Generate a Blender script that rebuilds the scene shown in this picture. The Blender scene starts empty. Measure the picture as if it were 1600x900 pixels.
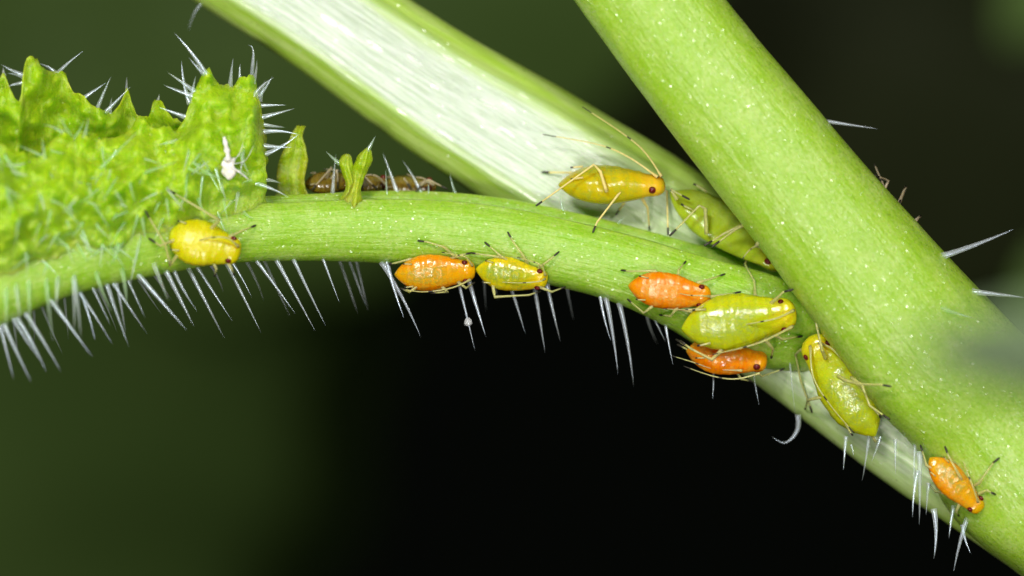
import bpy, bmesh, math, random
from mathutils import Vector, Matrix, noise
from mathutils.bvhtree import BVHTree

# ------------------------------------------------------------------ units
S = 0.001            # everything below is written in millimetres; S turns it into metres
K = 0.015            # millimetres per photo pixel at the focal plane
D = 100.0            # working distance of the macro lens (mm)
rnd = random.Random(7)
scene = bpy.context.scene
col = scene.collection

# ------------------------------------------------------------------ camera
cam_data = bpy.data.cameras.new('macro_camera')
cam = bpy.data.objects.new('macro_camera', cam_data)
col.objects.link(cam)
cam.location = (0, -D*S, 0)
cam.rotation_euler = (math.radians(90), 0, 0)
cam_data.sensor_width = 36.0
cam_data.lens = 36.0*D/(1600*K)
cam_data.clip_start = 0.002
cam_data.clip_end = 5.0
cam_data.dof.use_dof = True
cam_data.dof.focus_distance = (D+0.1)*S
cam_data.dof.aperture_fstop = 44.0
scene.camera = cam

# ------------------------------------------------------------------ world, flash lamps and an added fill
world = bpy.data.worlds.new('World')
scene.world = world
world.use_nodes = True
world.node_tree.nodes['Background'].inputs[0].default_value = (0.5, 0.62, 0.45, 1)
world.node_tree.nodes['Background'].inputs[1].default_value = 0.003

def flash(name, loc, target, size, power, colour=(1, .98, .94)):
    l = bpy.data.lights.new(name, 'AREA')
    l.shape = 'RECTANGLE'; l.size = size[0]*S; l.size_y = size[1]*S
    l.energy = power; l.color = colour
    o = bpy.data.objects.new(name, l); col.objects.link(o)
    o.location = Vector(loc)*S
    o.rotation_euler = (Vector(target)-Vector(loc)).to_track_quat('-Z', 'Y').to_euler()
    return o
flash('flash_or_fill', (-34, -110, 54), (0, 0, 0), (26, 15), 0.130)
flash('flash_or_fill', (46, -110, 38), (2, 0, 0), (20, 13), 0.064)
flash('flash_or_fill', (-16, -110, -34), (0, 0, 0), (24, 12), 0.058)  # fill lamp added below the lens to lighten the undersides

vs = scene.view_settings
vs.view_transform = 'Standard'; vs.look = 'None'; vs.exposure = 0.0; vs.gamma = 1.0
vs.use_curve_mapping = False
scene.render.engine = 'CYCLES'
scene.cycles.max_bounces = 10
scene.cycles.transparent_max_bounces = 12
scene.cycles.transmission_bounces = 8

# ------------------------------------------------------------------ helpers
def P(px, py, y=0.0):
    f = 1 + y/D
    return Vector(((px-800)*K*f, y, (450-py)*K*f))
def sm(a, b, x):
    t = max(0.0, min(1.0, (x-a)/(b-a))) if b != a else 0.0
    return t*t*(3-2*t)
def nz(x, y, z): return noise.noise(Vector((x, y, z)))
def catmull(pts, n):
    """resample a list of equal-length tuples with a Catmull-Rom spline"""
    out = []; m = len(pts)-1
    for i in range(n+1):
        s = m*i/n; k = min(int(s), m-1); t = s-k
        p0 = pts[max(k-1, 0)]; p1 = pts[k]; p2 = pts[k+1]; p3 = pts[min(k+2, m)]
        out.append(tuple(.5*(2*b+(c-a)*t+(2*a-5*b+4*c-d)*t*t+(3*b-a-3*c+d)*t**3) for a, b, c, d in zip(p0, p1, p2, p3)))
    return out
def lin(pts, x):
    if x <= pts[0][0]: return pts[0][1]
    for (a, b), (c, d) in zip(pts, pts[1:]):
        if x <= c: return b+(d-b)*(x-a)/(c-a) if c > a else d
    return pts[-1][1]
def mesh(name, verts, faces, mats, uv=None, fm=None, smooth=True):
    me = bpy.data.meshes.new(name)
    me.from_pydata([tuple(Vector(v)*S) for v in verts], [], faces)
    for m in (mats if isinstance(mats, (list, tuple)) else [mats]): me.materials.append(m)
    me.polygons.foreach_set('use_smooth', [smooth]*len(faces))
    if fm: me.polygons.foreach_set('material_index', fm)
    if uv:
        lay = me.uv_layers.new(name='UVMap')
        for lp in me.loops: lay.data[lp.index].uv = uv[lp.vertex_index]
    me.update()
    return me
def link(name, data, parent=None):
    o = bpy.data.objects.new(name, data); col.objects.link(o)
    if parent: o.parent = parent
    return o
def tag(o, label, cat, group=None, kind=None):
    if label: o['label'] = label
    if cat: o['category'] = cat
    if group: o['group'] = group
    if kind: o['kind'] = kind
    return o
def tube(path, radii, sides=8):
    """closed tapered tube through points"""
    v = []; f = []; n = len(path)
    path = [Vector(p) for p in path]
    ref = Vector((.13, -.9, .31))
    for i, p in enumerate(path):
        t = (path[min(i+1, n-1)]-path[max(i-1, 0)]).normalized()
        a = t.cross(ref)
        if a.length < 1e-4: a = t.cross(Vector((1, 0, 0)))
        a.normalize(); b = t.cross(a)
        for k in range(sides):
            th = 2*math.pi*k/sides
            v.append(p+(a*math.cos(th)+b*math.sin(th))*radii[i])
    for i in range(n-1):
        for k in range(sides):
            k2 = (k+1) % sides
            f.append((i*sides+k, i*sides+k2, (i+1)*sides+k2, (i+1)*sides+k))
    f.append(tuple(range(sides))[::-1]); f.append(tuple((n-1)*sides+k for k in range(sides)))
    return v, f

BVH = {}
def register(name, verts, faces): BVH[name] = BVHTree.FromPolygons([tuple(v) for v in verts], faces)
def depth(px, py, names=None):
    o = Vector((0, -D, 0)); d = (P(px, py, 0)-o).normalized()
    best = None
    for n in (names or BVH):
        h = BVH[n].ray_cast(o, d)[0]
        if h is not None and (best is None or h.y < best): best = h.y
    return best

# ------------------------------------------------------------------ materials
class NT:
    def __init__(s, name):
        s.m = bpy.data.materials.new(name); s.m.use_nodes = True
        s.t = s.m.node_tree; s.n = s.t.nodes; s.b = s.n['Principled BSDF']
        s.out = s.n['Material Output']
    def node(s, typ, ins=None, **kw):
        n = s.n.new(typ)
        for k, v in kw.items(): setattr(n, k, v)
        for k, v in (ins or {}).items():
            if hasattr(v, 'is_output'): s.t.links.new(v, n.inputs[k])
            else: n.inputs[k].default_value = v
        return n
    def set(s, **kw):
        for k, v in kw.items():
            i = s.b.inputs[k.replace('_', ' ')]
            if hasattr(v, 'is_output'): s.t.links.new(v, i)
            else: i.default_value = v
    def mm(s):
        tc = s.node('ShaderNodeTexCoord')
        return s.node('ShaderNodeVectorMath', {0: tc.outputs['Object'], 'Scale': 1/S}, operation='SCALE').outputs[0]
    def uv(s):
        tc = s.node('ShaderNodeTexCoord')
        x = s.node('ShaderNodeSeparateXYZ', {0: tc.outputs['UV']})
        return tc.outputs['UV'], x.outputs[0], x.outputs[1]
    def noise(s, vec, scale, detail=3, rough=.55):
        return s.node('ShaderNodeTexNoise', {'Vector': vec, 'Scale': scale, 'Detail': detail, 'Roughness': rough}).outputs['Fac']
    def math(s, op, a, b=None, c=None):
        ins = {0: a}
        if b is not None: ins[1] = b
        if c is not None: ins[2] = c
        return s.node('ShaderNodeMath', ins, operation=op).outputs[0]
    def rng(s, v, a, b, c=0.0, d=1.0, smooth=True):
        return s.node('ShaderNodeMapRange', {0: v, 1: a, 2: b, 3: c, 4: d}, interpolation_type='SMOOTHSTEP' if smooth else 'LINEAR').outputs[0]
    def mix(s, f, a, b):
        n = s.n.new('ShaderNodeMix'); n.data_type = 'RGBA'
        for i, v in ((0, f), (6, a), (7, b)):
            if hasattr(v, 'is_output'): s.t.links.new(v, n.inputs[i])
            else: n.inputs[i].default_value = v if i == 0 else (*v, 1)
        return n.outputs[2]
    def bump(s, h, dist, strength=1.0, normal=None):
        ins = {'Height': h, 'Distance': dist*S, 'Strength': strength}
        if normal is not None: ins['Normal'] = normal
        return s.node('ShaderNodeBump', ins).outputs[0]
    def sss(s, w, scale, radius):
        s.b.inputs['Subsurface Weight'].default_value = w
        s.b.inputs['Subsurface Scale'].default_value = scale*S
        s.b.inputs['Subsurface Radius'].default_value = radius

def facets(t, mm, scale, keep, prev, amp=1.1, size=.26):
    """tiny scattered glassy cells, each tilted its own way, that catch the flash"""
    v = t.node('ShaderNodeTexVoronoi', {'Vector': mm, 'Scale': scale}, feature='F1')
    sep = t.node('ShaderNodeSeparateXYZ', {0: v.outputs['Color']})
    gate = t.math('MULTIPLY', t.math('GREATER_THAN', sep.outputs[0], 1-keep), t.math('LESS_THAN', v.outputs['Distance'], size))
    v2 = t.node('ShaderNodeTexWhiteNoise', {'Vector': v.outputs['Position']}, noise_dimensions='3D')
    c = t.node('ShaderNodeVectorMath', {0: v2.outputs['Color'], 1: (.5, .5, .5)}, operation='SUBTRACT').outputs[0]
    g = t.math('MULTIPLY', gate, amp)
    c = t.node('ShaderNodeVectorMath', {0: c, 'Scale': g}, operation='SCALE').outputs[0]
    n = t.node('ShaderNodeVectorMath', {0: prev, 1: c}, operation='ADD').outputs[0]
    return gate, t.node('ShaderNodeVectorMath', {0: n}, operation='NORMALIZE').outputs[0]

def stem_material(name, c1, c2, c3, keep=.16, rough=.34):
    t = NT(name); mm = t.mm(); uv, u, v = t.uv()
    # streak coordinates: stretched along the stem
    st = t.node('ShaderNodeMapping', {'Vector': uv, 'Scale': (5.0, .55, 1)}).outputs[0]
    n1 = t.noise(st, 1.6, 4); n2 = t.noise(mm, 1.3, 5, .62); n3 = t.noise(mm, 10, 3, .6)
    cellv = t.node('ShaderNodeTexVoronoi', {'Vector': mm, 'Scale': 13.0}, feature='F1')
    cells = cellv.outputs['Distance']
    a = t.mix(t.rng(n1, .35, .68), c1, c3)
    a = t.mix(t.rng(n2, .42, .70, 0, .9), a, c2)
    a = t.mix(t.rng(n3, .44, .62, 0, .8), a, c3)
    a = t.mix(t.rng(cells, .30, .62, .35, 0), a, c2)
    b0 = t.bump(cells, .022, -.7); b1 = t.bump(n3, .030, .5, b0); b1 = t.bump(n1, .10, .5, b1)
    h, nrm = facets(t, mm, 4.6, keep, b1, 1.2, .14)
    h2, nrm = facets(t, mm, 9.5, keep, nrm, 1.2, .30)
    h3, nrm = facets(t, mm, 15.0, keep, nrm, 1.2, .24); h2 = t.math('MAXIMUM', h2, h3)
    t.set(Base_Color=a, Normal=b1, Roughness=rough, Specular_IOR_Level=.45)
    t.set(Coat_Weight=t.math('MAXIMUM', h, h2), Coat_Normal=nrm, Coat_Roughness=.22, Coat_IOR=1.7)
    t.sss(.75, 1.1, (.55, 1.0, .16))
    return t.m
M = {}
M['stem'] = stem_material('stem_skin', (.34, .54, .042), (.44, .60, .140), (.29, .50, .022), .95)
M['petiole'] = stem_material('petiole_skin', (.32, .53, .040), (.41, .59, .120), (.26, .49, .016), .95)

def groove_material():
    t = NT('grooved_petiole_skin'); mm = t.mm(); uv, u, v = t.uv()
    st = t.node('ShaderNodeMapping', {'Vector': uv, 'Scale': (7.0, .35, 1)}).outputs[0]
    st2 = t.node('ShaderNodeMapping', {'Vector': uv, 'Scale': (13.0, .40, 1)}).outputs[0]
    n1 = t.noise(st, 1.5, 5, .6); n2 = t.noise(st2, 1.8, 4, .65); n3 = t.noise(mm, 5, 3)
    uu = t.math('ADD', u, t.rng(n1, .2, .8, -.10, .10, False))
    green = t.mix(t.rng(n1, .35, .7), (.33, .51, .050), (.44, .59, .15))
    white = t.mix(t.rng(n2, .36, .68), (.50, .60, .44), (.73, .79, .69))
    # pale air-filled skin in the channel; the lower length of the stalk is pale right down to the rim
    m = t.math('MULTIPLY', t.rng(uu, -.74, -.44), t.rng(uu, .34, .76, 1, 0))
    lowpale = t.math('MULTIPLY', t.rng(v, 19.5, 22.0), t.rng(uu, -1.0, -.70, .15, .60))
    m = t.math('MULTIPLY', m, t.rng(v, 14.0, 18.5, 1, .45))
    m = t.math('MAXIMUM', m, lowpale)
    m = t.math('MULTIPLY', m, t.rng(v, 26.0, 28.5, 1, 0))
    a = t.mix(m, green, white)
    b0 = t.bump(n2, .05, .35)
    strk = t.node('ShaderNodeMapping', {'Vector': uv, 'Scale': (9.0, 1.5, 1)}).outputs[0]
    h, nrm = facets(t, strk, 1.0, .95, b0, .8, .36)
    h2, nrm = facets(t, mm, 6.0, .8, nrm, 1.0, .22)
    t.set(Coat_Weight=t.math('MAXIMUM', t.math('MULTIPLY', h, t.rng(m, 0, .6)), h2), Coat_Normal=nrm, Coat_Roughness=.26, Coat_IOR=1.7)
    t.set(Base_Color=a, Normal=b0, Roughness=t.rng(m, 0, 1, .40, .27), Specular_IOR_Level=t.rng(m, 0, 1, .45, .7))
    t.sss(.45, .45, (.6, 1.0, .35))
    return t.m
M['groove'] = groove_material()

def leaf_material(name, c1, c2, c3, wt=.8):
    t = NT(name); mm = t.mm(); uv, u, v = t.uv()
    n1 = t.noise(mm, .9, 3); n2 = t.noise(mm, 3.2, 4, .6); n3 = t.noise(mm, 8, 3, .6)
    cell = t.node('ShaderNodeTexVoronoi', {'Vector': mm, 'Scale': 1.9}, feature='DISTANCE_TO_EDGE').outputs['Distance']
    a = t.mix(t.rng(n1, .35, .65), c1, c2)
    a = t.mix(t.rng(n2, .5, .75, 0, .7), a, c3)
    a = t.mix(t.rng(t.math('ADD', cell, t.rng(n2, .3, .7, -.05, .09, False)), .0, .16, .3, 0), a, (.40, .58, .07))
    a = t.mix(t.rng(n3, .5, .72, 0, .5), a, c3)
    a = t.mix(t.rng(t.math('ADD', v, t.rng(n2, .3, .7, -.12, .12, False)), .06, .42, .8, 0), a, (.34, .53, .06))
    b0 = t.bump(n2, .12, .6); b0 = t.bump(n3, .05, .7, b0); h, nrm = facets(t, mm, 6.0, .5, b0, 1.1, .2)
    t.set(Coat_Weight=h, Coat_Normal=nrm, Coat_Roughness=.22, Coat_IOR=1.7)
    t.set(Base_Color=a, Normal=b0, Roughness=.42, Specular_IOR_Level=.4)
    t.sss(wt, .9, (.55, 1.0, .08))
    return t.m
M['leaf'] = leaf_material('leaf_skin', (.27, .47, .004), (.34, .54, .008), (.20, .41, .002))

def hair_material(name, tint=(.86, .93, 1.0), low=.16, high=1.0, rough=.2):
    # thin clear cell wall: see-through face on, reflecting toward the rims as thin glass does
    t = NT(name); mm = t.mm()
    t.set(Base_Color=(*tint, 1), Roughness=rough, IOR=1.5, Specular_IOR_Level=.8)
    t.sss(1.0, .12, (1, 1, 1)); t.set(Coat_Weight=1.0, Coat_Roughness=.08, Coat_IOR=1.7)
    tr = t.node('ShaderNodeBsdfTransparent', {'Color': (*[.75+.25*c for c in tint], 1)})
    fac = t.rng(t.node('ShaderNodeLayerWeight', {'Blend': .5}).outputs['Facing'], .30, .85, low, high)
    mx = t.node('ShaderNodeMixShader', {0: fac, 1: tr.outputs[0], 2: t.b.outputs[0]})
    gl = t.node('ShaderNodeBsdfGlossy', {'Color': (.075, .09, .11, 1), 'Roughness': .24})
    ad = t.node('ShaderNodeAddShader', {0: mx.outputs[0], 1: gl.outputs[0]})
    t.t.links.new(ad.outputs[0], t.out.inputs['Surface'])
    return t.m
M['hair'] = hair_material('hair_wall')
M['hair_green'] = hair_material('young_hair_wall', (.70, .92, .60), .16, .7, .3)

def body_material(name, edge, mid, inner, head, dark, wet=.5):
    t = NT(name); mm = t.mm(); uv, u, v = t.uv()
    n1 = t.noise(mm, 5, 4, .6); n2 = t.noise(mm, 13, 3, .6); n3 = t.noise(mm, 26, 2)
    av = t.math('ABSOLUTE', v)
    wob = t.math('ADD', av, t.rng(n1, .25, .75, -.18, .18, False))
    cm = t.math('MULTIPLY', t.rng(wob, .28, .62, 1, 0), t.math('MULTIPLY', t.rng(u, .10, .22), t.rng(u, .55, .70, 1, 0)))
    a = t.mix(t.rng(wob, .35, .85), mid, edge)
    a = t.mix(t.math('MULTIPLY', cm, t.rng(n2, .42, .56, .15, 1)), a, inner)
    a = t.mix(t.rng(n1, .48, .64, 0, .55), a, inner)
    a = t.mix(t.rng(u, .68, .92, 0, .9), a, head)
    a = t.mix(t.rng(u, .02, .10, .7, 0), a, edge)
    a = t.mix(t.rng(n2, .60, .76, 0, .35), a, dark)
    seg = t.node('ShaderNodeTexWave', {'Vector': uv, 'Scale': 2.9, 'Distortion': 1.3, 'Detail': 2.0, 'Detail Scale': 2.5}, wave_type='BANDS', bands_direction='X').outputs['Fac']
    a = t.mix(t.math('MULTIPLY', t.rng(seg, .0, .30, .35, 0), t.rng(av, .1, .5)), a, dark)
    # the wet cuticle carries the gloss; the tissue below only scatters
    c0 = t.bump(n1, .05, .38); c0 = t.bump(seg, .035, .24, c0)
    c1 = t.bump(t.math('MULTIPLY', n2, t.rng(cm, 0, .6, .15, 1)), .020, .6, c0)
    t.set(Base_Color=a, Normal=c1, Roughness=.22, Specular_IOR_Level=.28, Coat_Weight=.15+.8*wet, Coat_Normal=c1, Coat_Roughness=.09, Coat_IOR=1.5)
    t.sss(.95, .5, (1.0, .62, .10))
    return t.m
M['orange'] = body_material('orange_aphid_skin', (.88, .27, .001), (.74, .36, .002), (.46, .34, .03), (.88, .37, .002), (.56, .20, .002))
M['deep_orange'] = body_material('deep_orange_aphid_skin', (.92, .23, .001), (.84, .27, .002), (.70, .36, .06), (.90, .30, .002), (.62, .16, .002))
M['yellow'] = body_material('yellow_aphid_skin', (.78, .55, .004), (.50, .47, .004), (.30, .38, .03), (.84, .55, .006), (.40, .36, .006))
M['lemon'] = body_material('lemon_aphid_skin', (.58, .53, .002), (.58, .53, .003), (.66, .61, .04), (.58, .49, .003), (.46, .43, .002), .0)
M['green'] = body_material('yellow_green_aphid_skin', (.54, .56, .006), (.46, .52, .006), (.36, .45, .05), (.68, .57, .008), (.34, .40, .006), 1.0)
M['amber'] = body_material('amber_aphid_skin', (.52, .43, .004), (.58, .44, .004), (.36, .40, .03), (.82, .46, .02), (.46, .42, .006), .1)
M['dull'] = body_material('shade_dulled_aphid_skin', (.38, .50, .022), (.38, .50, .026), (.42, .54, .07), (.44, .46, .014), (.30, .42, .014), .05)  # greener, less distinct tones put the stalk's shadow into the skin colour
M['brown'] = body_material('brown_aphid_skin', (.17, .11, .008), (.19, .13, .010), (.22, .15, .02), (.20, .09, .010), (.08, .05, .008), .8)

def simple(name, c, rough=.35, sssw=0, trans=0, spec=.5, scale=.1):
    t = NT(name); mm = t.mm()
    n = t.noise(mm, 14, 3)
    a = t.mix(t.rng(n, .35, .7), c, tuple(min(1, x*1.25+.004) for x in c))
    t.set(Base_Color=a, Roughness=rough, Transmission_Weight=trans, IOR=1.36, Specular_IOR_Level=spec)
    if sssw: t.sss(sssw, scale, (1, .8, .4))
    return t.m
M['limb'] = simple('pale_limb', (.66, .64, .26), .22, .3, .55)
M['limb_gold'] = simple('golden_limb', (.80, .62, .22), .28, .5, .15)
M['limb_brown'] = simple('brown_limb', (.40, .33, .20), .28, .4, .2)
M['foot'] = simple('dark_foot', (.030, .026, .018), .4)
M['eye'] = simple('dark_red_eye', (.105, .006, .006), .15)
M['skin'] = simple('shed_skin', (.80, .74, .66), .5, .5, .1, .4, .2)
def water():
    t = NT('whitened_droplet'); t.set(Base_Color=(1, 1, 1, 1), Roughness=.05, IOR=1.33, Transmission_Weight=.72); return t.m  # white body colour mixed in so the bead looks brightly lit
M['drop'] = water()
def far_leaf_material(name, c1, c2):
    t = NT(name); mm = t.mm()
    a = t.mix(t.rng(t.noise(mm, .06, 3), .35, .65), c1, c2)
    t.set(Base_Color=a, Roughness=.6, Specular_IOR_Level=.2)
    return t.m

# ------------------------------------------------------------------ the plant
base = P(1640, 930, 0.6)
plant = link('plant', None); plant.location = base*S
tag(plant, 'bright green hairy plant with crossing stalks and a bristly crinkled leaf', 'plant')
def part(name, verts, faces, mat, uv=None, parent=plant, reg=None, fm=None):
    if reg: register(reg, verts, faces)
    off = base if parent is not None else Vector()
    return link(name, mesh(name, [Vector(v)-off for v in verts], faces, mat, uv, fm), parent)

def sweep(pairs, profile, n_along, wob=.012, seed=0.0):
    """pairs: (lowx, lowy, highx, highy, depth) in photo pixels + mm; profile: list of (a across -1..1, b toward the camera)"""
    rows = catmull(pairs, n_along); v = []; uv = []; f = []; m = len(profile); s = 0.0; prev = None
    for i, (lx, ly, hx, hy, y) in enumerate(rows):
        lo = P(lx, ly, y); hi = P(hx, hy, y); c = (lo+hi)/2; w = (hi-lo)/2; h = w.length
        if prev is not None: s += (c-prev).length
        prev = c
        # normal toward the camera
        n = Vector((0, -1, 0))
        for a, b in profile:
            r = 1+wob*nz(a*1.7+seed, b*1.7, s*.45)+wob*.5*nz(a*4+seed, b*4+3, s*1.3)
            v.append(c+w*a*r+n*(b*h*r)); uv.append((a, s))
    for i in range(len(rows)-1):
        for k in range(m):
            k2 = (k+1) % m
            f.append((i*m+k, i*m+k2, (i+1)*m+k2, (i+1)*m+k))
    f.append(tuple(range(m))[::-1]); f.append(tuple((len(rows)-1)*m+k for k in range(m)))
    return v, f, uv

def smooth_profile(pts, n):
    pts = pts+[pts[0]]
    return catmull(pts, n)[:-1]

# stout stalk that crosses in front
prof_round = [(math.cos(t)*(1+.012*math.cos(5*t)), .76*math.sin(t)*(1+.015*math.cos(7*t+1))) for t in [2*math.pi*i/72 for i in range(72)]]
A_pairs = [(715, -248, 868, -362, -.9), (790, -145, 943, -258, -.8), (895, 0, 1048, -111, -.7), (1000, 145, 1158, 30, -.6), (1100, 275, 1262, 155, -.5), (1200, 407, 1369, 280, -.4),
           (1300, 545, 1470, 390, -.25), (1380, 650, 1570, 494, 0), (1440, 716, 1660, 585, .3), (1476, 790, 1760, 680, .6), (1530, 852, 1850, 770, .7), (1640, 930, 1960, 880, .7)]
v, f, uv = sweep(A_pairs, prof_round, 150, .014, 3.0)
stout = part('stout_stalk', v, f, M['stem'], uv, reg='A')
stout['label'] = 'stout smooth green stalk crossing in front'

# grooved pale stalk behind
gp = []
for i in range(96):
    t = 2*math.pi*i/96; a = math.cos(t); b = .62*math.sin(t)
    if b > 0:
        b -= .20*math.exp(-((a-.02)/.36)**2)
        b += .05*math.exp(-((a+.62)/.09)**2)-.05*math.exp(-((a+.50)/.06)**2)+.04*math.exp(-((a-.60)/.1)**2)-.03*math.exp(-((a-.74)/.05)**2)
    gp.append((a, b))
B_low = [(0, -205), (150, -100), (300, 0), (450, 97), (600, 207), (740, 303), (900, 408), (1050, 512), (1170, 592), (1270, 668), (1400, 765), (1500, 832), (1600, 902), (1700, 985)]
B_w = [182, 183, 184, 185, 198, 212, 222, 228, 230, 232, 236, 240, 245, 250]
B_y = [3.4, 3.3, 3.2, 3.1, 3.0, 2.9, 2.75, 2.6, 2.4, 2.2, 1.9, 1.7, 1.5, 1.4]
B_pairs = []
for i, (x, y) in enumerate(B_low):
    a = B_low[max(i-1, 0)]; b = B_low[min(i+1, len(B_low)-1)]
    tx, ty = b[0]-a[0], b[1]-a[1]; L = math.hypot(tx, ty); px_, py_ = ty/L, -tx/L
    B_pairs.append((x, y, x+px_*B_w[i], y+py_*B_w[i], B_y[i]))
v, f, uv = sweep(B_pairs, gp, 170, .010, 9.0)
grooved = part('grooved_stalk', v, f, M['groove'], uv, reg='B')
grooved['label'] = 'pale silvery grooved stalk passing behind'

# petiole of the bristly leaf: channelled above
cp = smooth_profile([(-1, 0), (-.96, .26), (-.78, .54), (-.38, .74), (.05, .79), (.42, .70), (.64, .55), (.75, .46), (.77, .34), (.68, .22), (.50, .0), (.52, -.26), (.86, -.40), (1.0, -.50),
                     (.98, -.62), (.74, -.78), (.30, -.92), (-.25, -.88), (-.70, -.62), (-.93, -.34)], 80)
C_pairs = [(-140, 585, -150, 440, -3.2), (-60, 541, -70, 425, -2.7), (0, 510, -5, 402, -2.3), (100, 466, 92, 362, -1.7), (200, 440, 195, 338, -1.1), (350, 413, 348, 312, -.2), (480, 408, 481, 303, .45), (620, 413, 630, 298, .85),
           (750, 426, 770, 307, 1.0), (870, 448, 905, 334, 1.0), (960, 473, 1010, 360, 1.05), (1050, 516, 1105, 386, 1.15), (1120, 560, 1190, 405, 1.3), (1205, 578, 1290, 440, 1.55), (1310, 590, 1370, 470, 2.15)]
v, f, uv = sweep(C_pairs, cp, 170, .012, 17.0)
petiole = part('leaf_stalk', v, f, M['petiole'], uv, reg='C')
petiole['label'] = 'green channelled leaf stalk fringed with clear hairs'

# crinkled leaf blade, front and back flaps
def flap(top, bottom, x0, x1, y_of, thick, cones, rows=64, step=3.0, seed=0.0):
    nx = int((x1-x0)/step); fr = []; bk = []; uvs = []
    for i in range(nx+1):
        x = x0+(x1-x0)*i/nx
        ty = lin(top, x)+5.5*nz(x*.10, seed, 3)+3.0*nz(x*.23, seed, 6); by = lin(bottom, x)
        for j in range(rows+1):
            s = j/rows; e = s
            py = by+(ty-by)*e
            pxx = x+3.0*nz(x*.02, py*.02, seed+5)*(1-s*.6)+4.0*nz(py*.07, seed, 9)*sm(x1-40, x1, x)
            edge = min((1-s)*abs(by-ty)/26, (x1-x)/20 if x1-x < 20 else 1, 1)
            th = thick*(0.22+.78*math.sqrt(max(0, edge)))
            y = y_of(x, py, s)
            y += (.24*nz(x*.022, py*.026, seed)+.15*nz(x*.055, py*.055, seed+2)+.07*nz(x*.13, py*.13, seed+7))*sm(0, .25, s)
            c = 0
            for cx, cy, hgt, rad in cones:
                d2 = ((x-cx)**2+(py-cy)**2)/(rad*rad)
                if d2 < 6: c += hgt*math.exp(-d2*1.1)*.6+hgt*math.exp(-math.sqrt(d2)*2.2)*.4
            fr.append(P(pxx, py, y-th-c*sm(0, .25, s))); bk.append(P(pxx, py, y+th)); uvs.append((x*K, s))
    R = rows+1; N = len(fr); f = []
    for i in range(nx):
        for j in range(rows):
            a = i*R+j; b = a+R
            f.append((a, b, b+1, a+1)); f.append((N+a, N+a+1, N+b+1, N+b))
    for i in range(nx):
        a = i*R+rows; b = a+R; f.append((a, b, N+b, N+a))
        a = i*R; b = a+R; f.append((a, N+a, N+b, b))
    for j in range(rows):
        f.append((j, j+1, N+j+1, N+j)); a = nx*R+j; f.append((a, N+a, N+a+1, a+1))
    return fr+bk, f, uvs+uvs

front_top = [(-90, 190), (-40, 200), (0, 222), (20, 236), (40, 240), (66, 246), (72, 226), (84, 216), (100, 206), (116, 214), (134, 210), (150, 222), (164, 216), (180, 214), (196, 210), (206, 196), (214, 184), (224, 181), (232, 194), (244, 203), (256, 196), (264, 199),
             (272, 205), (280, 198), (288, 186), (296, 166), (302, 142), (312, 124), (320, 110), (328, 107), (334, 120), (342, 130), (352, 133), (362, 134), (370, 126), (378, 121), (388, 116), (396, 118), (401, 132), (406, 158), (411, 175), (414, 195), (417, 215)]
front_bot = [(-90, 500), (-20, 470), (60, 440), (150, 416), (230, 400), (320, 380), (380, 352), (417, 326)]
tips = [(100, 208), (68, 245), (134, 212), (36, 258), (158, 262), (224, 190), (276, 222), (230, 268), (330, 265), (300, 150), (325, 118), (386, 125), (290, 185), (280, 325), (60, 300), (120, 310), (180, 300), (30, 340), (90, 365), (150, 350),
        (222, 340), (250, 300), (310, 310), (360, 200), (345, 160), (380, 290), (200, 235), (110, 260), (255, 360), (190, 380), (40, 395), (350, 240), (395, 180), (300, 225), (8, 300)]
cones = [(x, y, rnd.uniform(.18, .42), rnd.uniform(11, 19)) for x, y in tips]
cones += [(rnd.uniform(-70, 410), rnd.uniform(200, 390), rnd.uniform(.06, .22), rnd.uniform(8, 15)) for _ in range(60)]
def y_front(x, py, s):
    d = depth(max(-120, min(x, 417)), lin(front_bot, x), ['C'])
    d = (d if d is not None else .5)+.30
    lift = -.75*sm(0, .70, s)+.95*sm(.50, 1.0, s)
    return d+lift*(.7+.3*sm(420, 200, x))-.35*sm(180, -60, x)*sm(0, .5, s)
v, f, uv = flap(front_top, front_bot, -90, 417, y_front, .13, cones, 64, 3.2, 1.0)
blade = part('leaf_blade', v, f, M['leaf'], uv, reg='F')
blade['label'] = 'bright crinkled bristly leaf blade'

back_top = [(-90, 95), (-40, 110), (-15, 118), (0, 122), (5, 112), (12, 128), (20, 148), (30, 158), (35, 140), (36, 105), (42, 92), (50, 87), (58, 92), (64, 102), (74, 111), (86, 112), (96, 110), (104, 116), (108, 132), (116, 144), (128, 147), (136, 156), (144, 166), (156, 170), (166, 172),
            (176, 176), (184, 166), (192, 154), (197, 138), (200, 138), (206, 160), (214, 178), (222, 182), (234, 182), (237, 160), (246, 155), (254, 160), (260, 172), (272, 186), (290, 190)]
back_bot = [(-90, 330), (100, 330), (290, 320)]
cones_b = [(x, y, rnd.uniform(.15, .35), rnd.uniform(10, 16)) for x, y in [(60, 118), (100, 125), (45, 140), (80, 160), (130, 175), (180, 190), (110, 190), (30, 190), (10, 170), (60, 190), (160, 185), (245, 175), (5, 210)]]
v, f, uv = flap(back_top, back_bot, -90, 290, lambda x, py, s: 1.0-1.5*sm(220, -80, x)-.7*s*s-.3*math.sin(x*.05), .16, cones_b, 44, 3.2, 21.0)
back_blade = part('leaf_blade', v, f, M['leaf'], [(a, b+1) for a, b in uv], reg='G')
back_blade['label'] = 'shaded rear flap of the crinkled leaf blade'

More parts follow.
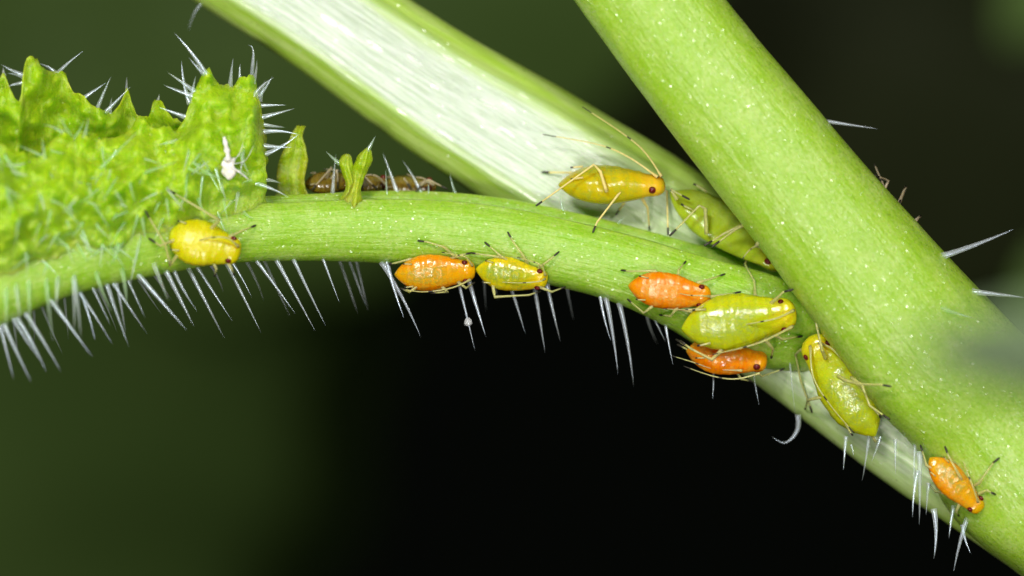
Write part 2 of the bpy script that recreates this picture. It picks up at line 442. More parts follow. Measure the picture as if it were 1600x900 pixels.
def lobe(left, right, y0, thick, name, curl=.3, rows=30, colsn=10):
    """small upright flap of blade: left/right outlines bottom to top in px"""
    L = catmull(left, rows); Rr = catmull(right, rows); fr = []; bk = []
    for j in range(rows+1):
        for i in range(colsn+1):
            s = i/colsn; x = L[j][0]+(Rr[j][0]-L[j][0])*s; y = L[j][1]+(Rr[j][1]-L[j][1])*s
            e = math.sin(math.pi*s)**.6 if 0 < s < 1 else 0
            e *= math.sqrt(max(0.02, min(1, (rows-j)/6)))
            dd = y0-curl*math.cos((s-.5)*2.4)+.15*nz(x*.03, y*.03, 4)
            rag = (1 if s in (0, 1) else .3)*1.8*nz(x*.11+3, y*.11, y0)*sm(0, 8, j)
            x += rag*(1 if s > .5 else -1); dd += .035*math.sin(s*19)*math.sin(math.pi*s)+.12*nz(x*.06, y*.06, 8)
            fr.append(P(x, y, dd-thick*(.15+.85*e))); bk.append(P(x, y, dd+thick*(.15+.85*e)))
    R = colsn+1; N = len(fr); f = []
    for j in range(rows):
        for i in range(colsn):
            a = j*R+i; f.append((a, a+1, a+R+1, a+R)); f.append((N+a, N+a+R, N+a+R+1, N+a+1))
    ring = [i for i in range(R)]+[j*R+colsn for j in range(1, rows+1)]+[rows*R+i for i in range(colsn-1, -1, -1)]+[j*R for j in range(rows-1, 0, -1)]
    for a, b in zip(ring, ring[1:]+ring[:1]): f.append((b, a, N+a, N+b))
    return part(name, fr+bk, f, M['leaf'], [(0, 1)]*(2*N), reg=None)
lobe([(424, 316), (434, 296), (433, 270), (438, 245), (450, 222), (457, 206), (464, 196)], [(492, 316), (480, 300), (476, 280), (481, 250), (478, 232), (473, 212), (478, 197)], 1.25, .06, 'leaf_lobe', -.18)
lobe([(508, 334), (534, 306), (539, 286), (532, 264), (530, 252), (534, 244), (541, 240)], [(562, 334), (562, 312), (559, 290), (556, 274), (553, 260), (551, 248), (546, 241)], .50, .05, 'leaf_lobe', .12)
lobe([(520, 332), (542, 304), (549, 286), (551, 270), (554, 252), (563, 238), (573, 230)], [(574, 332), (566, 308), (566, 288), (574, 268), (582, 251), (581, 239), (577, 231)], .40, .05, 'leaf_lobe', .12)

# ------------------------------------------------------------------ plant hairs
def hair_mesh(bend, mat, name):
    zs = [0, .07, .22, .45, .68, .87, 1.0]; rs = [1.35, 1.08, .90, .66, .43, .22, .03]; v = []; f = []; n = 7
    for z, r in zip(zs, rs):
        for k in range(n):
            t = 2*math.pi*k/n
            v.append((r*math.cos(t)+0, r*math.sin(t), z))
    me_v = [(x, y, z) for x, y, z in v]
    for i in range(len(zs)-1):
        for k in range(n):
            k2 = (k+1) % n; f.append((i*n+k, i*n+k2, (i+1)*n+k2, (i+1)*n+k))
    f.append(tuple(range(n))[::-1]); f.append(tuple((len(zs)-1)*n+k for k in range(n)))
    me = bpy.data.meshes.new(name)
    # bend is expressed in hair radii so that it survives the long thin scaling
    me.from_pydata([(x+bend*z*z, y, z) for x, y, z in me_v], [], f)
    me.materials.append(mat); me.polygons.foreach_set('use_smooth', [True]*len(f)); me.update()
    return me
HM = [hair_mesh(b, M['hair'], 'hair') for b in (-3.6, -1.8, -.6, .7, 2.0, 4.0)]
HG = [hair_mesh(b, M['hair_green'], 'hair') for b in (-2.4, .8, 3.0)]
count = {}
def hair(parent, reg, x0, y0, x1, y1, w=None, green=False, y=None, dy=0.0, straight=False):
    L = math.hypot(x1-x0, y1-y0)
    if w is None: w = max(4.0, min(9.0, .075*L+1.2))*rnd.uniform(.68, 1.02)
    if y is None:
        for k in range(26):
            t = k*.02
            d = depth(x0-(x1-x0)*t, y0-(y1-y0)*t, [reg])
            if d is not None:
                x0 -= (x1-x0)*(t+.015); y0 -= (y1-y0)*(t+.015)
                d2 = depth(x0, y0, [reg]); y = (d2 if d2 is not None else d)+.06
                break
        else: y = .9
    a = P(x0, y0, y); b = P(x1, y1, y+dy)
    z = (b-a); Lm = z.length; z.normalize()
    q = z.to_track_quat('Z', 'Y').to_matrix()
    spin = Matrix.Rotation(rnd.uniform(0, 6.28), 3, 'Z')
    r = w*K/2/1.15
    rot = (q@spin).to_4x4()
    hm = rnd.choice(HG if green else HM)
    o = link('hair', HM[2] if straight else hm, parent)
    o.matrix_local = Matrix.Translation((a-base)*S)@rot@Matrix.Diagonal((r*S, r*S, Lm*S, 1))
    return o
def hook(parent, pts, y, w, mat='hair'):
    pts3 = catmull([(px, py) for px, py in pts], 16)
    path = [P(a, b, y) for a, b in pts3]
    radii = [max(.08, 1-i/16)*w*K/2 for i in range(17)]
    vv, ff = tube(path, radii, 8)
    return part('hair', vv, ff, M[mat], parent=parent)

# fringe under the leaf stalk (root, tip)
fringe = [(10, 516, 47, 597), (3, 521, 22, 592), (20, 498, 65, 573), (27, 498, 80, 572), (42, 493, 98, 577), (80, 470, 143, 556), (125, 458, 178, 535), (127, 460, 155, 527), (145, 450, 173, 507), (167, 445, 199, 542), (182, 443, 200, 520),
          (177, 443, 230, 522), (200, 438, 227, 497), (217, 430, 292, 517), (260, 425, 303, 510), (273, 425, 300, 490), (295, 420, 350, 528), (310, 420, 362, 502), (355, 414, 410, 520), (365, 413, 397, 463), (403, 410, 463, 490),
          (433, 408, 493, 517), (460, 408, 507, 510), (505, 405, 530, 473), (597, 411, 668, 520), (605, 412, 625, 498), (712, 423, 743, 548), (729, 425, 757, 527), (793, 432, 822, 520), (834, 440, 852, 551), (855, 444, 873, 534), (947, 466, 972, 583),
          (938, 464, 947, 533), (968, 475, 1000, 602), (1023, 500, 1040, 533), (1040, 508, 1050, 570), (1112, 556, 1122, 623), (1178, 590, 1182, 633)]
for x0, y0, x1, y1 in fringe:
    o = hair(petiole, 'C', x0, y0, x1, y1, dy=rnd.uniform(-.35, .15), straight=(x0 == 712))
    if x0 == 712: wet_hair = o
# fainter hairs rooted on the far side of the stalk
for x0, y0, x1, y1 in [(62, 470, 92, 553), (52, 480, 60, 540), (212, 430, 250, 493), (240, 428, 268, 470), (330, 415, 352, 450), (412, 405, 452, 495), (530, 405, 560, 490), (545, 405, 572, 480), (556, 405, 575, 487), (756, 425, 758, 487), (765, 425, 780, 470), (640, 410, 650, 450), (885, 445, 895, 500), (1010, 490, 1020, 540), (100, 460, 108, 530), (150, 445, 190, 520), (20, 495, 30, 560), (385, 408, 420, 470)]:
    hair(petiole, 'C', x0, y0, x1, y1, w=5, y=(depth(x0, y0-30, ['C']) or 0)+1.1+.2*rnd.random(), dy=rnd.uniform(.4, 1.2))
# hairs on the near face, out toward the lens
for x0, y0, x1, y1 in [(45, 440, 45, 513), (72, 436, 78, 530), (115, 432, 118, 517), (115, 432, 132, 527), (222, 357, 203, 453), (10, 450, 8, 520), (25, 445, 30, 505), (90, 432, 88, 490), (150, 425, 165, 490), (190, 420, 205, 480), (240, 412, 262, 470)]:
    hair(petiole, 'C', x0, y0, x1, y1, w=8, green=rnd.random() < .5, dy=-.8)
for x0, y0, x1, y1 in [(605, 306, 601, 264), (620, 300, 600, 238), (657, 300, 636, 247), (711, 301, 699, 271), (520, 303, 522, 240), (669, 306, 672, 283), (880, 330, 872, 303), (965, 352, 970, 338), (510, 395, 516, 383), (523, 399, 530, 380)]:
    hair(petiole, 'C', x0, y0, x1, y1, w=7 if y0-y1 > 45 else 5, green=(y0-y1) < 45)
hair(petiole, 'C', 531, 256, 508, 238, 8, True, .45); hair(petiole, 'C', 574, 236, 588, 213, 8, True, .3)
# bristles of the leaf blade
for x0, y0, x1, y1 in [(412, 206, 465, 197), (413, 228, 457, 232), (415, 241, 471, 219), (416, 281, 440, 282), (400, 286, 453, 302), (408, 165, 447, 163), (410, 183, 460, 171), (397, 150, 417, 115), (402, 153, 430, 123), (360, 133, 362, 91),
                       (375, 124, 372, 100), (322, 116, 281, 46), (318, 116, 294, 90), (300, 140, 264, 112), (292, 150, 272, 97), (295, 148, 255, 135), (290, 183, 249, 167), (408, 150, 412, 128), (412, 195, 446, 200), (396, 130, 408, 92), (300, 160, 300, 118)]:
    hair(blade, 'F', x0, y0, x1, y1, w=8 if math.hypot(x1-x0, y1-y0) > 40 else 6.5, dy=rnd.uniform(-.2, .2))
hook(blade, [(393, 122), (395, 100), (396, 85), (394, 74), (388, 70)], .35, 7)
for x0, y0, x1, y1 in [(100, 208, 71, 186), (110, 212, 97, 183), (132, 214, 139, 183), (118, 214, 138, 186), (68, 245, 28, 225), (70, 249, 67, 213), (36, 258, 0, 260), (18, 267, 45, 280), (156, 264, 222, 198), (276, 220, 243, 226), (225, 270, 276, 253),
                       (330, 268, 312, 246), (280, 326, 297, 294), (60, 300, 75, 325), (120, 310, 98, 335), (180, 300, 200, 322), (255, 340, 240, 372), (222, 340, 228, 380), (310, 310, 318, 345), (340, 330, 350, 372), (150, 350, 170, 380), (90, 365, 70, 395), (30, 340, 20, 380), (250, 300, 215, 312),
                       (345, 285, 352, 315), (372, 300, 366, 335), (190, 380, 175, 415), (40, 395, 48, 430), (120, 380, 138, 412), (380, 330, 392, 348), (300, 270, 330, 252), (200, 330, 170, 342), (10, 300, 25, 330), (140, 290, 118, 282)]:
    hair(blade, 'F', x0, y0, x1, y1, w=6.5, green=rnd.random() < .6, dy=rnd.uniform(-.7, -.25))
for _ in range(110):
    x = rnd.uniform(-20, 405); y = rnd.uniform(225, 415); a = rnd.gauss(1.6, .75); L = rnd.uniform(18, 52)
    if 225 < x < 390 and y > 325: continue
    hair(blade, 'F', x, y, x+L*math.cos(a), y+L*math.sin(a), w=5.5, green=rnd.random() < .8, dy=rnd.uniform(-.9, -.1))
for x0, y0, x1, y1 in [(152, 170, 172, 118), (132, 152, 165, 129), (165, 175, 204, 136), (198, 150, 196, 118), (90, 114, 126, 77), (87, 114, 67, 91), (36, 117, 0, 105), (38, 130, 12, 127), (172, 178, 171, 150), (38, 122, 20, 110), (246, 160, 250, 148), (6, 118, 4, 104)]:
    hair(back_blade, 'G', x0, y0, x1, y1, w=7, dy=rnd.uniform(-.1, .3))
# stout stalk and grooved stalk
hair(stout, 'A', 1268, 186, 1372, 202, 8, y=-.55); hair(stout, 'A', 1474, 400, 1585, 364, 10); hair(stout, 'A', 1520, 456, 1606, 464, 10)
hair(stout, 'A', 1470, 481, 1516, 498, 8, True, dy=-.5)
for x0, y0, x1, y1, w in [(1322, 682, 1317, 736, 6), (1358, 676, 1351, 751, 6), (1376, 682, 1363, 724, 5), (1399, 686, 1399, 741, 6), (1437, 705, 1439, 820, 9), (1434, 735, 1418, 807, 7), (1451, 755, 1446, 805, 6), (1459, 795, 1473, 871, 10), (1490, 790, 1481, 841, 7), (1515, 798, 1482, 890, 10), (1504, 820, 1507, 866, 6), (1430, 690, 1425, 760, 5), (1330, 695, 1335, 712, 4)]:
    hair(grooved, 'B', x0, y0, x1, y1, w, y=(.55 if x0 < 1430 else -.1), dy=-.1)
hook(grooved, [(1231, 528), (1234, 565), (1238, 605), (1243, 652)], 1.0, 5)
hook(grooved, [(1247, 648), (1247, 668), (1238, 684), (1224, 692), (1207, 683)], 1.6, 9)
hook(grooved, [(314, 6), (304, 20), (297, 38), (295, 48)], 3.0, 4)

# ------------------------------------------------------------------ aphids
WP = [(0, 0), (.012, .10), (.03, .20), (.06, .36), (.11, .56), (.18, .76), (.27, .92), (.37, 1.0), (.48, .99), (.58, .92), (.68, .80), (.77, .70), (.815, .645), (.845, .605), (.885, .615), (.92, .585), (.955, .50), (.98, .38), (.994, .20), (1, 0)]
def body_mesh(L, W, up=.66, down=.46, seed=0.0, mat=None, plump=1.0):
    """head toward +x, back toward +z, in mm, centred on the body"""
    n = 52; m = 32; v = []; uv = []; f = []
    for i in range(1, n):
        s = i/n; t = .5-.5*math.cos(math.pi*s)
        w = catmull([(lin(WP, max(0, t-.015)),), (lin(WP, t),), (lin(WP, min(1, t+.015)),)], 2)[1][0]*W/2
        w = (lin(WP, max(0, t-.02))+2*lin(WP, t)+lin(WP, min(1, t+.02)))/4*W/2 if .03 < t < .97 else lin(WP, t)*W/2
        seg = 1+.012*math.sin(2*math.pi*t*9.5+1.5*nz(t*6, seed, 2))*(1 if t < .8 else .3)
        x = (t-.5)*L
        for k in range(m):
            th = 2*math.pi*k/m; c = math.cos(th); sn = math.sin(th)
            r = 1+.05*nz(x*2.4+seed, c*1.2, sn*1.2+seed)
            sg = seg if sn > -.3 else 1
            h = up if sn > 0 else down
            # flattened margin along the sides
            cc = math.copysign(abs(c)**.9, c)
            v.append(Vector((x, w*cc*r*sg, w*h*sn*r*(sg**1.6)*(1 if t < .78 else .92))))
            uv.append((t, c))
    for i in range(n-2):
        for k in range(m):
            k2 = (k+1) % m; f.append((i*m+k, i*m+k2, (i+1)*m+k2, (i+1)*m+k))
    a = len(v); v.append(Vector((-.5*L-.002, 0, 0))); uv.append((0, 0)); b = len(v); v.append(Vector((.5*L, 0, 0))); uv.append((1, 0))
    for k in range(m):
        k2 = (k+1) % m; f.append((k2, k, a)); f.append(((n-2)*m+k, (n-2)*m+k2, b))
    return mesh('body', v, f, mat, uv), v
def ellipsoid(c, r, nu=12, nv=8):
    v = []; f = []
    for j in range(1, nv):
        p = math.pi*j/nv
        for i in range(nu):
            t = 2*math.pi*i/nu
            v.append(Vector((c[0]+r[0]*math.sin(p)*math.cos(t), c[1]+r[1]*math.sin(p)*math.sin(t), c[2]+r[2]*math.cos(p))))
    for j in range(nv-2):
        for i in range(nu):
            i2 = (i+1) % nu; f.append((j*nu+i, (j+1)*nu+i, (j+1)*nu+i2, j*nu+i2))
    a = len(v); v.append(Vector((c[0], c[1], c[2]+r[2]))); b = len(v); v.append(Vector((c[0], c[1], c[2]-r[2])))
    for i in range(nu):
        i2 = (i+1) % nu; f.append((a, i, i2)); f.append((b, (nv-2)*nu+i2, (nv-2)*nu+i))
    return v, f

def aphid(label, tail, head, width, skin, legs=(), antennae=(), y=None, roll=0, up=.56, down=.44, eye=4.7, limb='limb', on=None, pitch=0, lw=1.0, cornicle=True, eyes=(1, -1), seed=0, eyez=.5):
    """tail/head: pixel ends; roll turns the back from the lens (0) toward the image's up side (+90); y: depth of the body's middle in mm"""
    cx, cy = (tail[0]+head[0])/2, (tail[1]+head[1])/2
    Lpx = math.hypot(head[0]-tail[0], head[1]-tail[1])
    L = Lpx*K/max(.3, math.cos(math.radians(pitch))); W = width*K
    if y is None:
        s = depth(cx, cy, on); y = (s if s is not None else .5)-W/2*down*.95
    f = 1+y/D; L *= f; W *= f
    X = Vector((head[0]-tail[0], 0, -(head[1]-tail[1]))).normalized()
    X = (X*math.cos(math.radians(pitch))+Vector((0, 1, 0))*math.sin(math.radians(pitch))).normalized()
    upv = Vector((0, -1, 0)); upv = (upv-X*upv.dot(X)).normalized()
    side = upv.cross(X)                      # points to the image's up side for a right-facing aphid
    if side.z < 0 and abs(side.z) > .05: sgn = -1
    else: sgn = 1
    Z = (upv*math.cos(math.radians(roll))+side*sgn*math.sin(math.radians(roll))).normalized()
    Y = Z.cross(X).normalized()
    c = P(cx, cy, y)
    R = Matrix((X, Y, Z)).transposed()
    foot_pt = c-Z*(W/2*down)                 # the Empty sits where the belly meets the plant
    MW = Matrix.Translation(foot_pt)@R.to_4x4(); MI = MW.inverted()
    root = link('aphid', None)
    root.matrix_world = Matrix.Translation(foot_pt*S)@R.to_4x4()
    tag(root, label, 'aphid', 'aphids feeding on the plant')
    off = Vector((0, 0, W/2*down))
    me, _ = body_mesh(L, W, up, down, seed, M[skin])
    b = link('body', me, root); b.location = off*S
    # eyes sit on the sides of the head
    hw = lin(WP, .875)*W/2; er = eye*K
    for s in eyes:
        ev, ef = ellipsoid((0, 0, 0), (er*1.05, er*.8, er), 14, 10)
        e = link('eye', mesh('eye', ev, ef, M['eye']), root)
        e.location = (Vector((.372*L, s*hw*math.sqrt(1-eyez*eyez)*.93, hw*up*eyez))+off)*S
    if cornicle:
        for s in (1, -1):
            p0 = Vector((-.27*L, s*W*.30, W*up*.36)); p1 = Vector((-.36*L, s*W*.32, W*up*.33)); p2 = Vector((-.385*L, s*W*.315, W*up*.32))
            tv, tf = tube([p0, p0.lerp(p1, .5), p1, p2], [.024*W, .020*W, .017*W, .020*W], 8)
            k = len(tf)-2; fm = [0 if i < 16 else 1 for i in range(len(tf))]
            cn = link('cornicle', mesh('cornicle', tv, tf, [M[limb], M['foot']], fm=fm), root); cn.location = off*S
    def polyline(pts, y0, y1, lift):
        out = []; n = len(pts)-1
        for i, p in enumerate(pts):
            t = i/n
            dd = p[2] if len(p) > 2 else y0+(y1-y0)*t-lift*math.sin(math.pi*t)
            out.append(MI@P(p[0], p[1], dd))
        return out
    for g in legs:
        pts = list(g); e = pts[-1]
        s1 = depth(e[0], e[1], on); 
        if s1 is None or abs(s1-y) > 2.2: s1 = y+.25
        n = len(pts); path = []; rad = []
        for i in range(n-1):
            for q in range(5):
                if q == 4 and i < n-2: continue
                t = q/4; gpos = (i+t)/(n-1); a, b = pts[i], pts[i+1]
                qx = a[0]+(b[0]-a[0])*t; qy = a[1]+(b[1]-a[1])*t
                if len(a) > 2 and len(b) > 2: dd = a[2]+(b[2]-a[2])*t
                else:
                    dd = y-.02+(s1-y)*gpos-.16*lw*math.sin(math.pi*gpos)
                    sd = depth(qx, qy, ['A', 'B', 'C', 'F'])
                    if sd is not None: dd = min(dd, sd-.03)
                path.append(MI@P(qx, qy, dd))
                rad.append((.042-.022*sm(0, .7, gpos))*lw*(1.2 if (q == 0 and 0 < i) else 1))
        # last stretch is the dark foot
        tot = sum((path[i+1]-path[i]).length for i in range(len(path)-1)); d = path[-1]-path[-2]
        fl = min(.17*lw, tot*.25); d.normalize()
        cut = path[-1]-d*fl
        while len(path) > 2 and (path[-1]-path[-2]).length < 1e-6: path.pop(); rad.pop()
        keep = [(p, r) for p, r in zip(path[:-1], rad[:-1]) if (p-path[-1]).length > fl*1.02]
        if len(keep) < 2: keep = list(zip(path[:2], rad[:2]))
        keep.append((cut, .020*lw))
        tv, tf = tube([p for p, r in keep], [r for p, r in keep], 8)
        lo = link('leg', mesh('leg', tv, tf, M[limb]), root)
        fv, ff = tube([cut-d*.01, cut+d*fl*.5, cut+d*fl*.9, cut+d*fl], [.021*lw, .025*lw, .020*lw, .010*lw], 8)
        link('foot', mesh('foot', fv, ff, M['foot']), lo)
    for g in antennae:
        pts = [(*p[:2],) for p in g]
        dy = [(p[2] if len(p) > 2 else None) for p in g]
        n = 20; sp = catmull(pts, n)
        path = []
        for i, p in enumerate(sp):
            t = i/n
            dd = y-W*up*.30-W*up*.45*math.sin(math.pi*min(1, t*1.1)) if dy[0] is None else dy[0]+((dy[-1] if dy[-1] is not None else dy[0])-dy[0])*t
            path.append(MI@P(p[0], p[1], dd))
        rad = [(.024-.014*i/n)*lw*(1.5 if i < 2 else 1) for i in range(n+1)]
        tv, tf = tube(path, rad, 7)
        fm = []
        for i in range(len(tf)):
            k = i//7
            fm.append(1 if k >= 18 or k in (11,) else 0)
        link('antenna', mesh('antenna', tv, tf, [M[limb], M['foot']], fm=fm), root)
    return root

aphid('plump lemon yellow aphid on the bristly leaf base', (259, 367), (376, 395), 74, 'lemon', y=None, on=['C', 'F'], roll=12, seed=1, lw=1.15, limb='limb',
      legs=[[(280, 395), (266, 414), (258, 382), (226, 328)], [(325, 362), (343, 344), (292, 314), (262, 296)], [(330, 405), (338, 420), (335, 432)], [(355, 372), (375, 362), (400, 352)], [(352, 405), (362, 420), (366, 430)], [(285, 370), (250, 384), (232, 372)]],
      antennae=[[(372, 385), (355, 372), (325, 372), (290, 384)]])
aphid('orange aphid whose head touches the tail of a yellow one', (616, 429), (743, 422), 59, 'orange', y=.40, roll=-14, seed=2,
      legs=[[(712, 402), (694, 386), (668, 378), (652, 376)], [(700, 405), (722, 398), (737, 395)], [(660, 405), (640, 405), (617, 411), (606, 413)], [(655, 445), (640, 456), (625, 450)], [(715, 440), (728, 450), (742, 441)], [(690, 448), (700, 456), (672, 458)]],
      antennae=[[(735, 437), (705, 450), (661, 456), (627, 451)], [(738, 415), (728, 402), (712, 398), (690, 394)]])
aphid('small yellow aphid with an orange one touching its tail', (743, 420), (856, 438), 54, 'yellow', y=.40, roll=-12, seed=3,
      legs=[[(795, 410), (784, 402), (742, 396), (736, 395)], [(825, 412), (817, 399), (800, 375), (793, 362)], [(840, 420), (856, 408), (874, 393)], [(770, 445), (773, 464), (826, 461), (845, 455)], [(840, 447), (862, 456), (884, 448)], [(800, 412), (780, 398), (757, 378)]],
      antennae=[[(851, 436), (841, 440), (810, 442), (775, 440)], [(852, 430), (846, 415), (830, 408), (808, 402)]])
aphid('deep orange aphid just above the largest yellow-green one', (981, 446), (1111, 464), 58, 'deep_orange', y=-.02, roll=-8, seed=4,
      legs=[[(1060, 440), (1060, 422), (1072, 408)], [(1088, 442), (1104, 438), (1133, 428)], [(1035, 436), (1024, 423), (985, 424), (970, 422)], [(1020, 478), (1006, 489), (980, 467)], [(1100, 465, .0), (1128, 461, -.15), (1158, 456, .1)], [(1060, 478), (1048, 494), (1030, 492)]],
      antennae=[[(1108, 463), (1095, 462), (1075, 461), (1051, 456)], [(1108, 470), (1093, 481), (1065, 484), (1036, 482)]])
aphid('largest yellow-green aphid, its glossy back over an orange one', (1064, 514), (1245, 489), 88, 'green', y=-.14, roll=-4, seed=5, lw=1.25, up=.6,
      legs=[[(1172, 480), (1180, 462), (1179, 440), (1164, 413), (1169, 402)], [(1200, 478), (1213, 467), (1224, 456), (1240, 452)], [(1140, 535), (1112, 562), (1080, 545), (1062, 532)], [(1205, 520), (1222, 530), (1254, 525)], [(1190, 525), (1208, 545), (1205, 560)], [(1110, 485), (1080, 487), (1052, 482)]],
      antennae=[[(1240, 485), (1214, 497), (1182, 504), (1150, 509)], [(1239, 510), (1193, 533), (1153, 545), (1113, 554)]])
aphid('orange aphid half hidden beneath the largest yellow-green one', (1072, 548), (1199, 566), 68, 'deep_orange', y=.70, roll=34, seed=6, eye=5.6, up=.75,
      legs=[[(1180, 575), (1190, 588), (1226, 576)], [(1100, 548), (1080, 545), (1056, 530)], [(1100, 556), (1082, 550), (1058, 538)], [(1150, 580), (1158, 592), (1176, 596)]],
      antennae=[[(1188, 583, .3), (1151, 592), (1115, 588), (1068, 572, .5)], [(1160, 579, .3), (1115, 576), (1080, 565), (1050, 556, .5)]])
aphid('yellow-green aphid wedged against the stout stalk, head upward', (1368, 682), (1264, 526), 83, 'green', y=.35, roll=-14, seed=7, lw=1.15,
      legs=[[(1290, 560, .0), (1284, 546, -.4), (1276, 509, -.5), (1271, 484, -.2)], [(1310, 588, -.3), (1320, 594, -.75), (1342, 600, -1.1), (1376, 601, -1.35), (1393, 604, -1.45)], [(1265, 560), (1252, 546), (1243, 553), (1251, 595), (1269, 645)], [(1330, 590, -.2), (1347, 602, -.5), (1359, 634, -.7), (1391, 656, -.8)], [(1350, 660), (1368, 690), (1376, 688)], [(1285, 620), (1262, 625), (1258, 640)]],
      antennae=[[(1266, 541), (1271, 590), (1298, 634), (1335, 677)], [(1280, 536), (1300, 545), (1322, 570), (1340, 600)]])
aphid('small orange aphid where the two big stalks join', (1452, 715), (1534, 798), 50, 'orange', y=None, roll=6, seed=8, on=['A', 'B'], eye=4.4, lw=1.1,
      legs=[[(1505, 755), (1500, 745), (1482, 712), (1476, 697)], [(1520, 760), (1530, 754), (1552, 723), (1562, 715)], [(1528, 772), (1542, 766), (1556, 773)], [(1475, 770), (1462, 768), (1452, 758)], [(1500, 785), (1494, 800), (1498, 806)], [(1465, 735), (1448, 728), (1438, 695)]],
      antennae=[[(1528, 784), (1522, 765), (1512, 740), (1503, 715)]])
aphid('amber yellow aphid standing tall with long swept-back antennae', (872, 289), (1040, 291), 74, 'amber', y=1.1, roll=66, seed=9, limb='limb_gold', eye=5.8, up=.84, down=.74, eyez=.1, lw=1.05,
      legs=[[(948, 300, .45), (938, 268, .36), (928, 257, .36), (837, 322, .42)], [(910, 285, 1.5), (897, 270, 1.8), (846, 269, 2.0)], [(960, 300), (982, 283), (933, 347), (926, 364)], [(1002, 308), (1012, 325), (1015, 360)], [(1020, 300, 1.5), (1042, 298, 1.5), (1044, 368, 1.4)], [(985, 300, 1.6), (972, 322, 1.9), (962, 336, 1.6)]],
      antennae=[[(1034, 276, .9), (1007, 237), (971, 207), (910, 167, 1.3)], [(1028, 277, .8), (983, 246), (935, 226), (848, 210, 1.5)]])
aphid('shade-dulled green aphid tucked behind the stout stalk', (1046, 300), (1226, 416), 92, 'dull', y=1.55, roll=48, seed=10, limb='limb', lw=1.25, eye=5.6,
      legs=[[(1104, 366, .75), (1102, 326, .6), (1093, 321, .6), (1046, 369, .75)], [(1164, 350, .5), (1130, 366, .5), (1100, 384, .45)], [(1168, 348, .4), (1150, 358, .35), (1112, 386, .3)], [(1058, 312, 1.0), (1048, 296, 1.0), (1078, 312, .95)], [(1185, 380), (1172, 392), (1163, 412)]],
      antennae=[[(1195, 392, .9), (1182, 385), (1170, 392), (1160, 405, .8)]])
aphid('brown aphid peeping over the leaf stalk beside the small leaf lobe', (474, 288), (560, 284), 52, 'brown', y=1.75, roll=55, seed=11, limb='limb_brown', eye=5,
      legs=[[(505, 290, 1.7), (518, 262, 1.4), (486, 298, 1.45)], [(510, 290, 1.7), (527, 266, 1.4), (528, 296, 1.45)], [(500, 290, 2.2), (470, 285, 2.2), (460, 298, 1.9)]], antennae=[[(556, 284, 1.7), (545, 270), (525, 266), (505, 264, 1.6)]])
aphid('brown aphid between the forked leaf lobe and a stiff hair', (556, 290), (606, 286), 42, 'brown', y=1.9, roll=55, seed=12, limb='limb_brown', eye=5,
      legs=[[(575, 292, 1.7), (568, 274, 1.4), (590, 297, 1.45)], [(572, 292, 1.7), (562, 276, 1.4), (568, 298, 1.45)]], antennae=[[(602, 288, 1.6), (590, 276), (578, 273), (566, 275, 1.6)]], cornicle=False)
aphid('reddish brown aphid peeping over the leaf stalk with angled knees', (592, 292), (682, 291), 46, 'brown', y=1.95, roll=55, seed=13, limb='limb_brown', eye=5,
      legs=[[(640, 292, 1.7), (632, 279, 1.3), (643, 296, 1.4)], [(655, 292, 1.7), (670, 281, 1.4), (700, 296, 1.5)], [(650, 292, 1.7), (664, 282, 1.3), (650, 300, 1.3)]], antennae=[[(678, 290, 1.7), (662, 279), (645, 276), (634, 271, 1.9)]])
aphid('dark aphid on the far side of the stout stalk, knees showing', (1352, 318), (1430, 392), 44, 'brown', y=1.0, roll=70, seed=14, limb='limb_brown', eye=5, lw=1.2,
      legs=[[(1395, 342, .8), (1415, 292, .7), (1404, 320, .0)], [(1412, 360, .8), (1438, 338, .8), (1428, 350, .1)], [(1372, 320, .8), (1388, 282, .9), (1366, 274, .4)]], antennae=[[(1395, 330, .9), (1385, 300), (1374, 275), (1366, 256, 1.4)]], cornicle=False)

# ------------------------------------------------------------------ shed skin and droplet
def shed():
    d = depth(358, 258, ['F'])-.1
    root = link('shed_skin', None); o0 = P(358, 262, d); root.location = o0*S
    tag(root, 'crumpled white shed insect skin lying on the leaf', 'shed skin')
    bv, bf = ellipsoid((0, 0, 0), (.19, .12, .25), 20, 14)
    bv = [p*(1+.55*nz(p.x*7, p.y*7, p.z*7)) for p in bv]
    bv = [Vector((p.x-.05*p.z, p.y, p.z)) for p in bv]
    link('husk', mesh('husk', bv, bf, M['skin']), root)
    for pts, r in (([(356, 250), (354, 232), (350, 214)], .085), ([(362, 262), (376, 270), (388, 280)], .03), ([(364, 252), (374, 240), (380, 222)], .012), ([(366, 256), (384, 250), (396, 228)], .010)):
        sp = catmull(pts, 10); path = [P(x, y, d-.08-.05*math.sin(i*.5))-o0 for i, (x, y) in enumerate(sp)]
        tv, tf = tube(path, [r*(1-.5*i/10)*(1+.25*math.sin(i*1.9)) for i in range(11)], 8)
        link('leg', mesh('leg', tv, tf, M['skin']), root)
shed()
dv, df = ellipsoid((0, 0, 0), (6.2*K, 6.2*K, 7.2*K), 20, 14)
dv = [Vector((p.x*(1-.22*(p.z/(7.2*K))), p.y*(1-.22*(p.z/(7.2*K))), p.z)) for p in dv]
drop = link('droplet', mesh('droplet', dv, df, M['drop']))
drop.location = base*S+wet_hair.matrix_basis@Vector((-.6*.42, 0, .65))
tag(drop, 'tiny whitened water droplet stuck on a hair below the orange aphid', 'droplet')

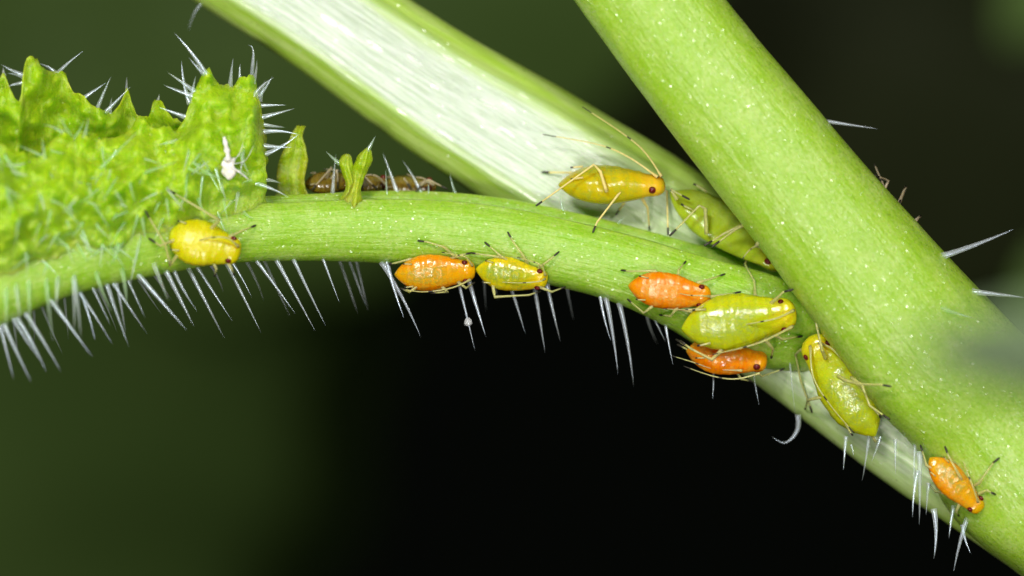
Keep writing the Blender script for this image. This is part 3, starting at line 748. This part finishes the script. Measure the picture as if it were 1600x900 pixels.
# ------------------------------------------------------------------ far foliage, out of focus
def big_leaf(name, label, outline_c, length, width, y, ang, mat, curl=.25, droop=.15, tilt=0.0, group='blurred leaves far behind'):
    """oval leaf with midrib fold, petiole end first; outline_c is its centre in photo pixels at depth y"""
    c = P(outline_c[0], outline_c[1], y); v = []; f = []; n = 40; m = 18
    ca, sa = math.cos(ang), math.sin(ang); N = (n+1)*(m+1)
    for side in (0, 1):
        for i in range(n+1):
            t = i/n; w = width/2*(math.sin(math.pi*t**.85)**.75 if 0 < t < 1 else 0)+.02*width
            for j in range(m+1):
                s = 2*j/m-1
                x = (t-.5)*length; z = s*w*(1+.03*math.sin(t*40))
                dy = curl*width*abs(s)**1.5*.5*(w/(width/2))+droop*length*(t-.5)**2+.01*width*math.sin(abs(s)*6-t*38)+tilt*x
                v.append(Vector((x*ca-z*sa, dy+side*.35, x*sa+z*ca)))
    for i in range(n):
        for j in range(m):
            a = i*(m+1)+j; b = a+m+1
            f.append((a, b, b+1, a+1)); f.append((N+a, N+a+1, N+b+1, N+b))
    ring = [j for j in range(m+1)]+[i*(m+1)+m for i in range(1, n+1)]+[n*(m+1)+j for j in range(m-1, -1, -1)]+[i*(m+1) for i in range(n-1, 0, -1)]
    for a, b in zip(ring, ring[1:]+ring[:1]): f.append((a, b, N+b, N+a))
    root = link(name, None); root.location = c*S; tag(root, label, 'leaf', group)
    bl = link('blade', mesh('blade', v, f, mat), root)
    path = [Vector((t*length*ca, droop*length*t*t-.3+tilt*t*length, t*length*sa)) for t in [-.75+1.2*i/12 for i in range(13)]]
    tv, tf = tube(path, [.9-.06*i for i in range(13)], 8)
    link('midrib', mesh('midrib', tv, tf, mat), root)
    return root
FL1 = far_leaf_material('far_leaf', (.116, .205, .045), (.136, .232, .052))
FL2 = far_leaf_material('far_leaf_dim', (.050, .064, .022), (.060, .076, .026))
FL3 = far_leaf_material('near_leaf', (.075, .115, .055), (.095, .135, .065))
big_leaf('far_leaf', 'large blurred dark green leaf behind the bristly leaf', (-190, 560), 80, 50, 160, math.radians(66), FL1, 1.1, .2)
big_leaf('far_leaf', 'dim blurred leaf fading into black below the leaf stalk', (0, 600), 130, 70, 310, math.radians(64), FL1, 1.0, .2)
big_leaf('far_leaf', 'blurred olive leaf behind the silvery grooved stalk', (430, -20), 60, 36, 160, math.radians(14), FL1, .5, .2)
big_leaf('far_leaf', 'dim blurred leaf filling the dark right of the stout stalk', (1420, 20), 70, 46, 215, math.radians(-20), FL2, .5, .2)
big_leaf('far_leaf', 'soft green blurred leaf edge right beside the stout stalk', (1670, 505), 7, 4.5, 80, math.radians(105), FL1, .4, .1)
big_leaf('far_leaf', 'faint green blurred leaf tip above the dim far leaf', (1665, -45), 8, 4.5, 90, math.radians(-130), FL1, .4, .1)
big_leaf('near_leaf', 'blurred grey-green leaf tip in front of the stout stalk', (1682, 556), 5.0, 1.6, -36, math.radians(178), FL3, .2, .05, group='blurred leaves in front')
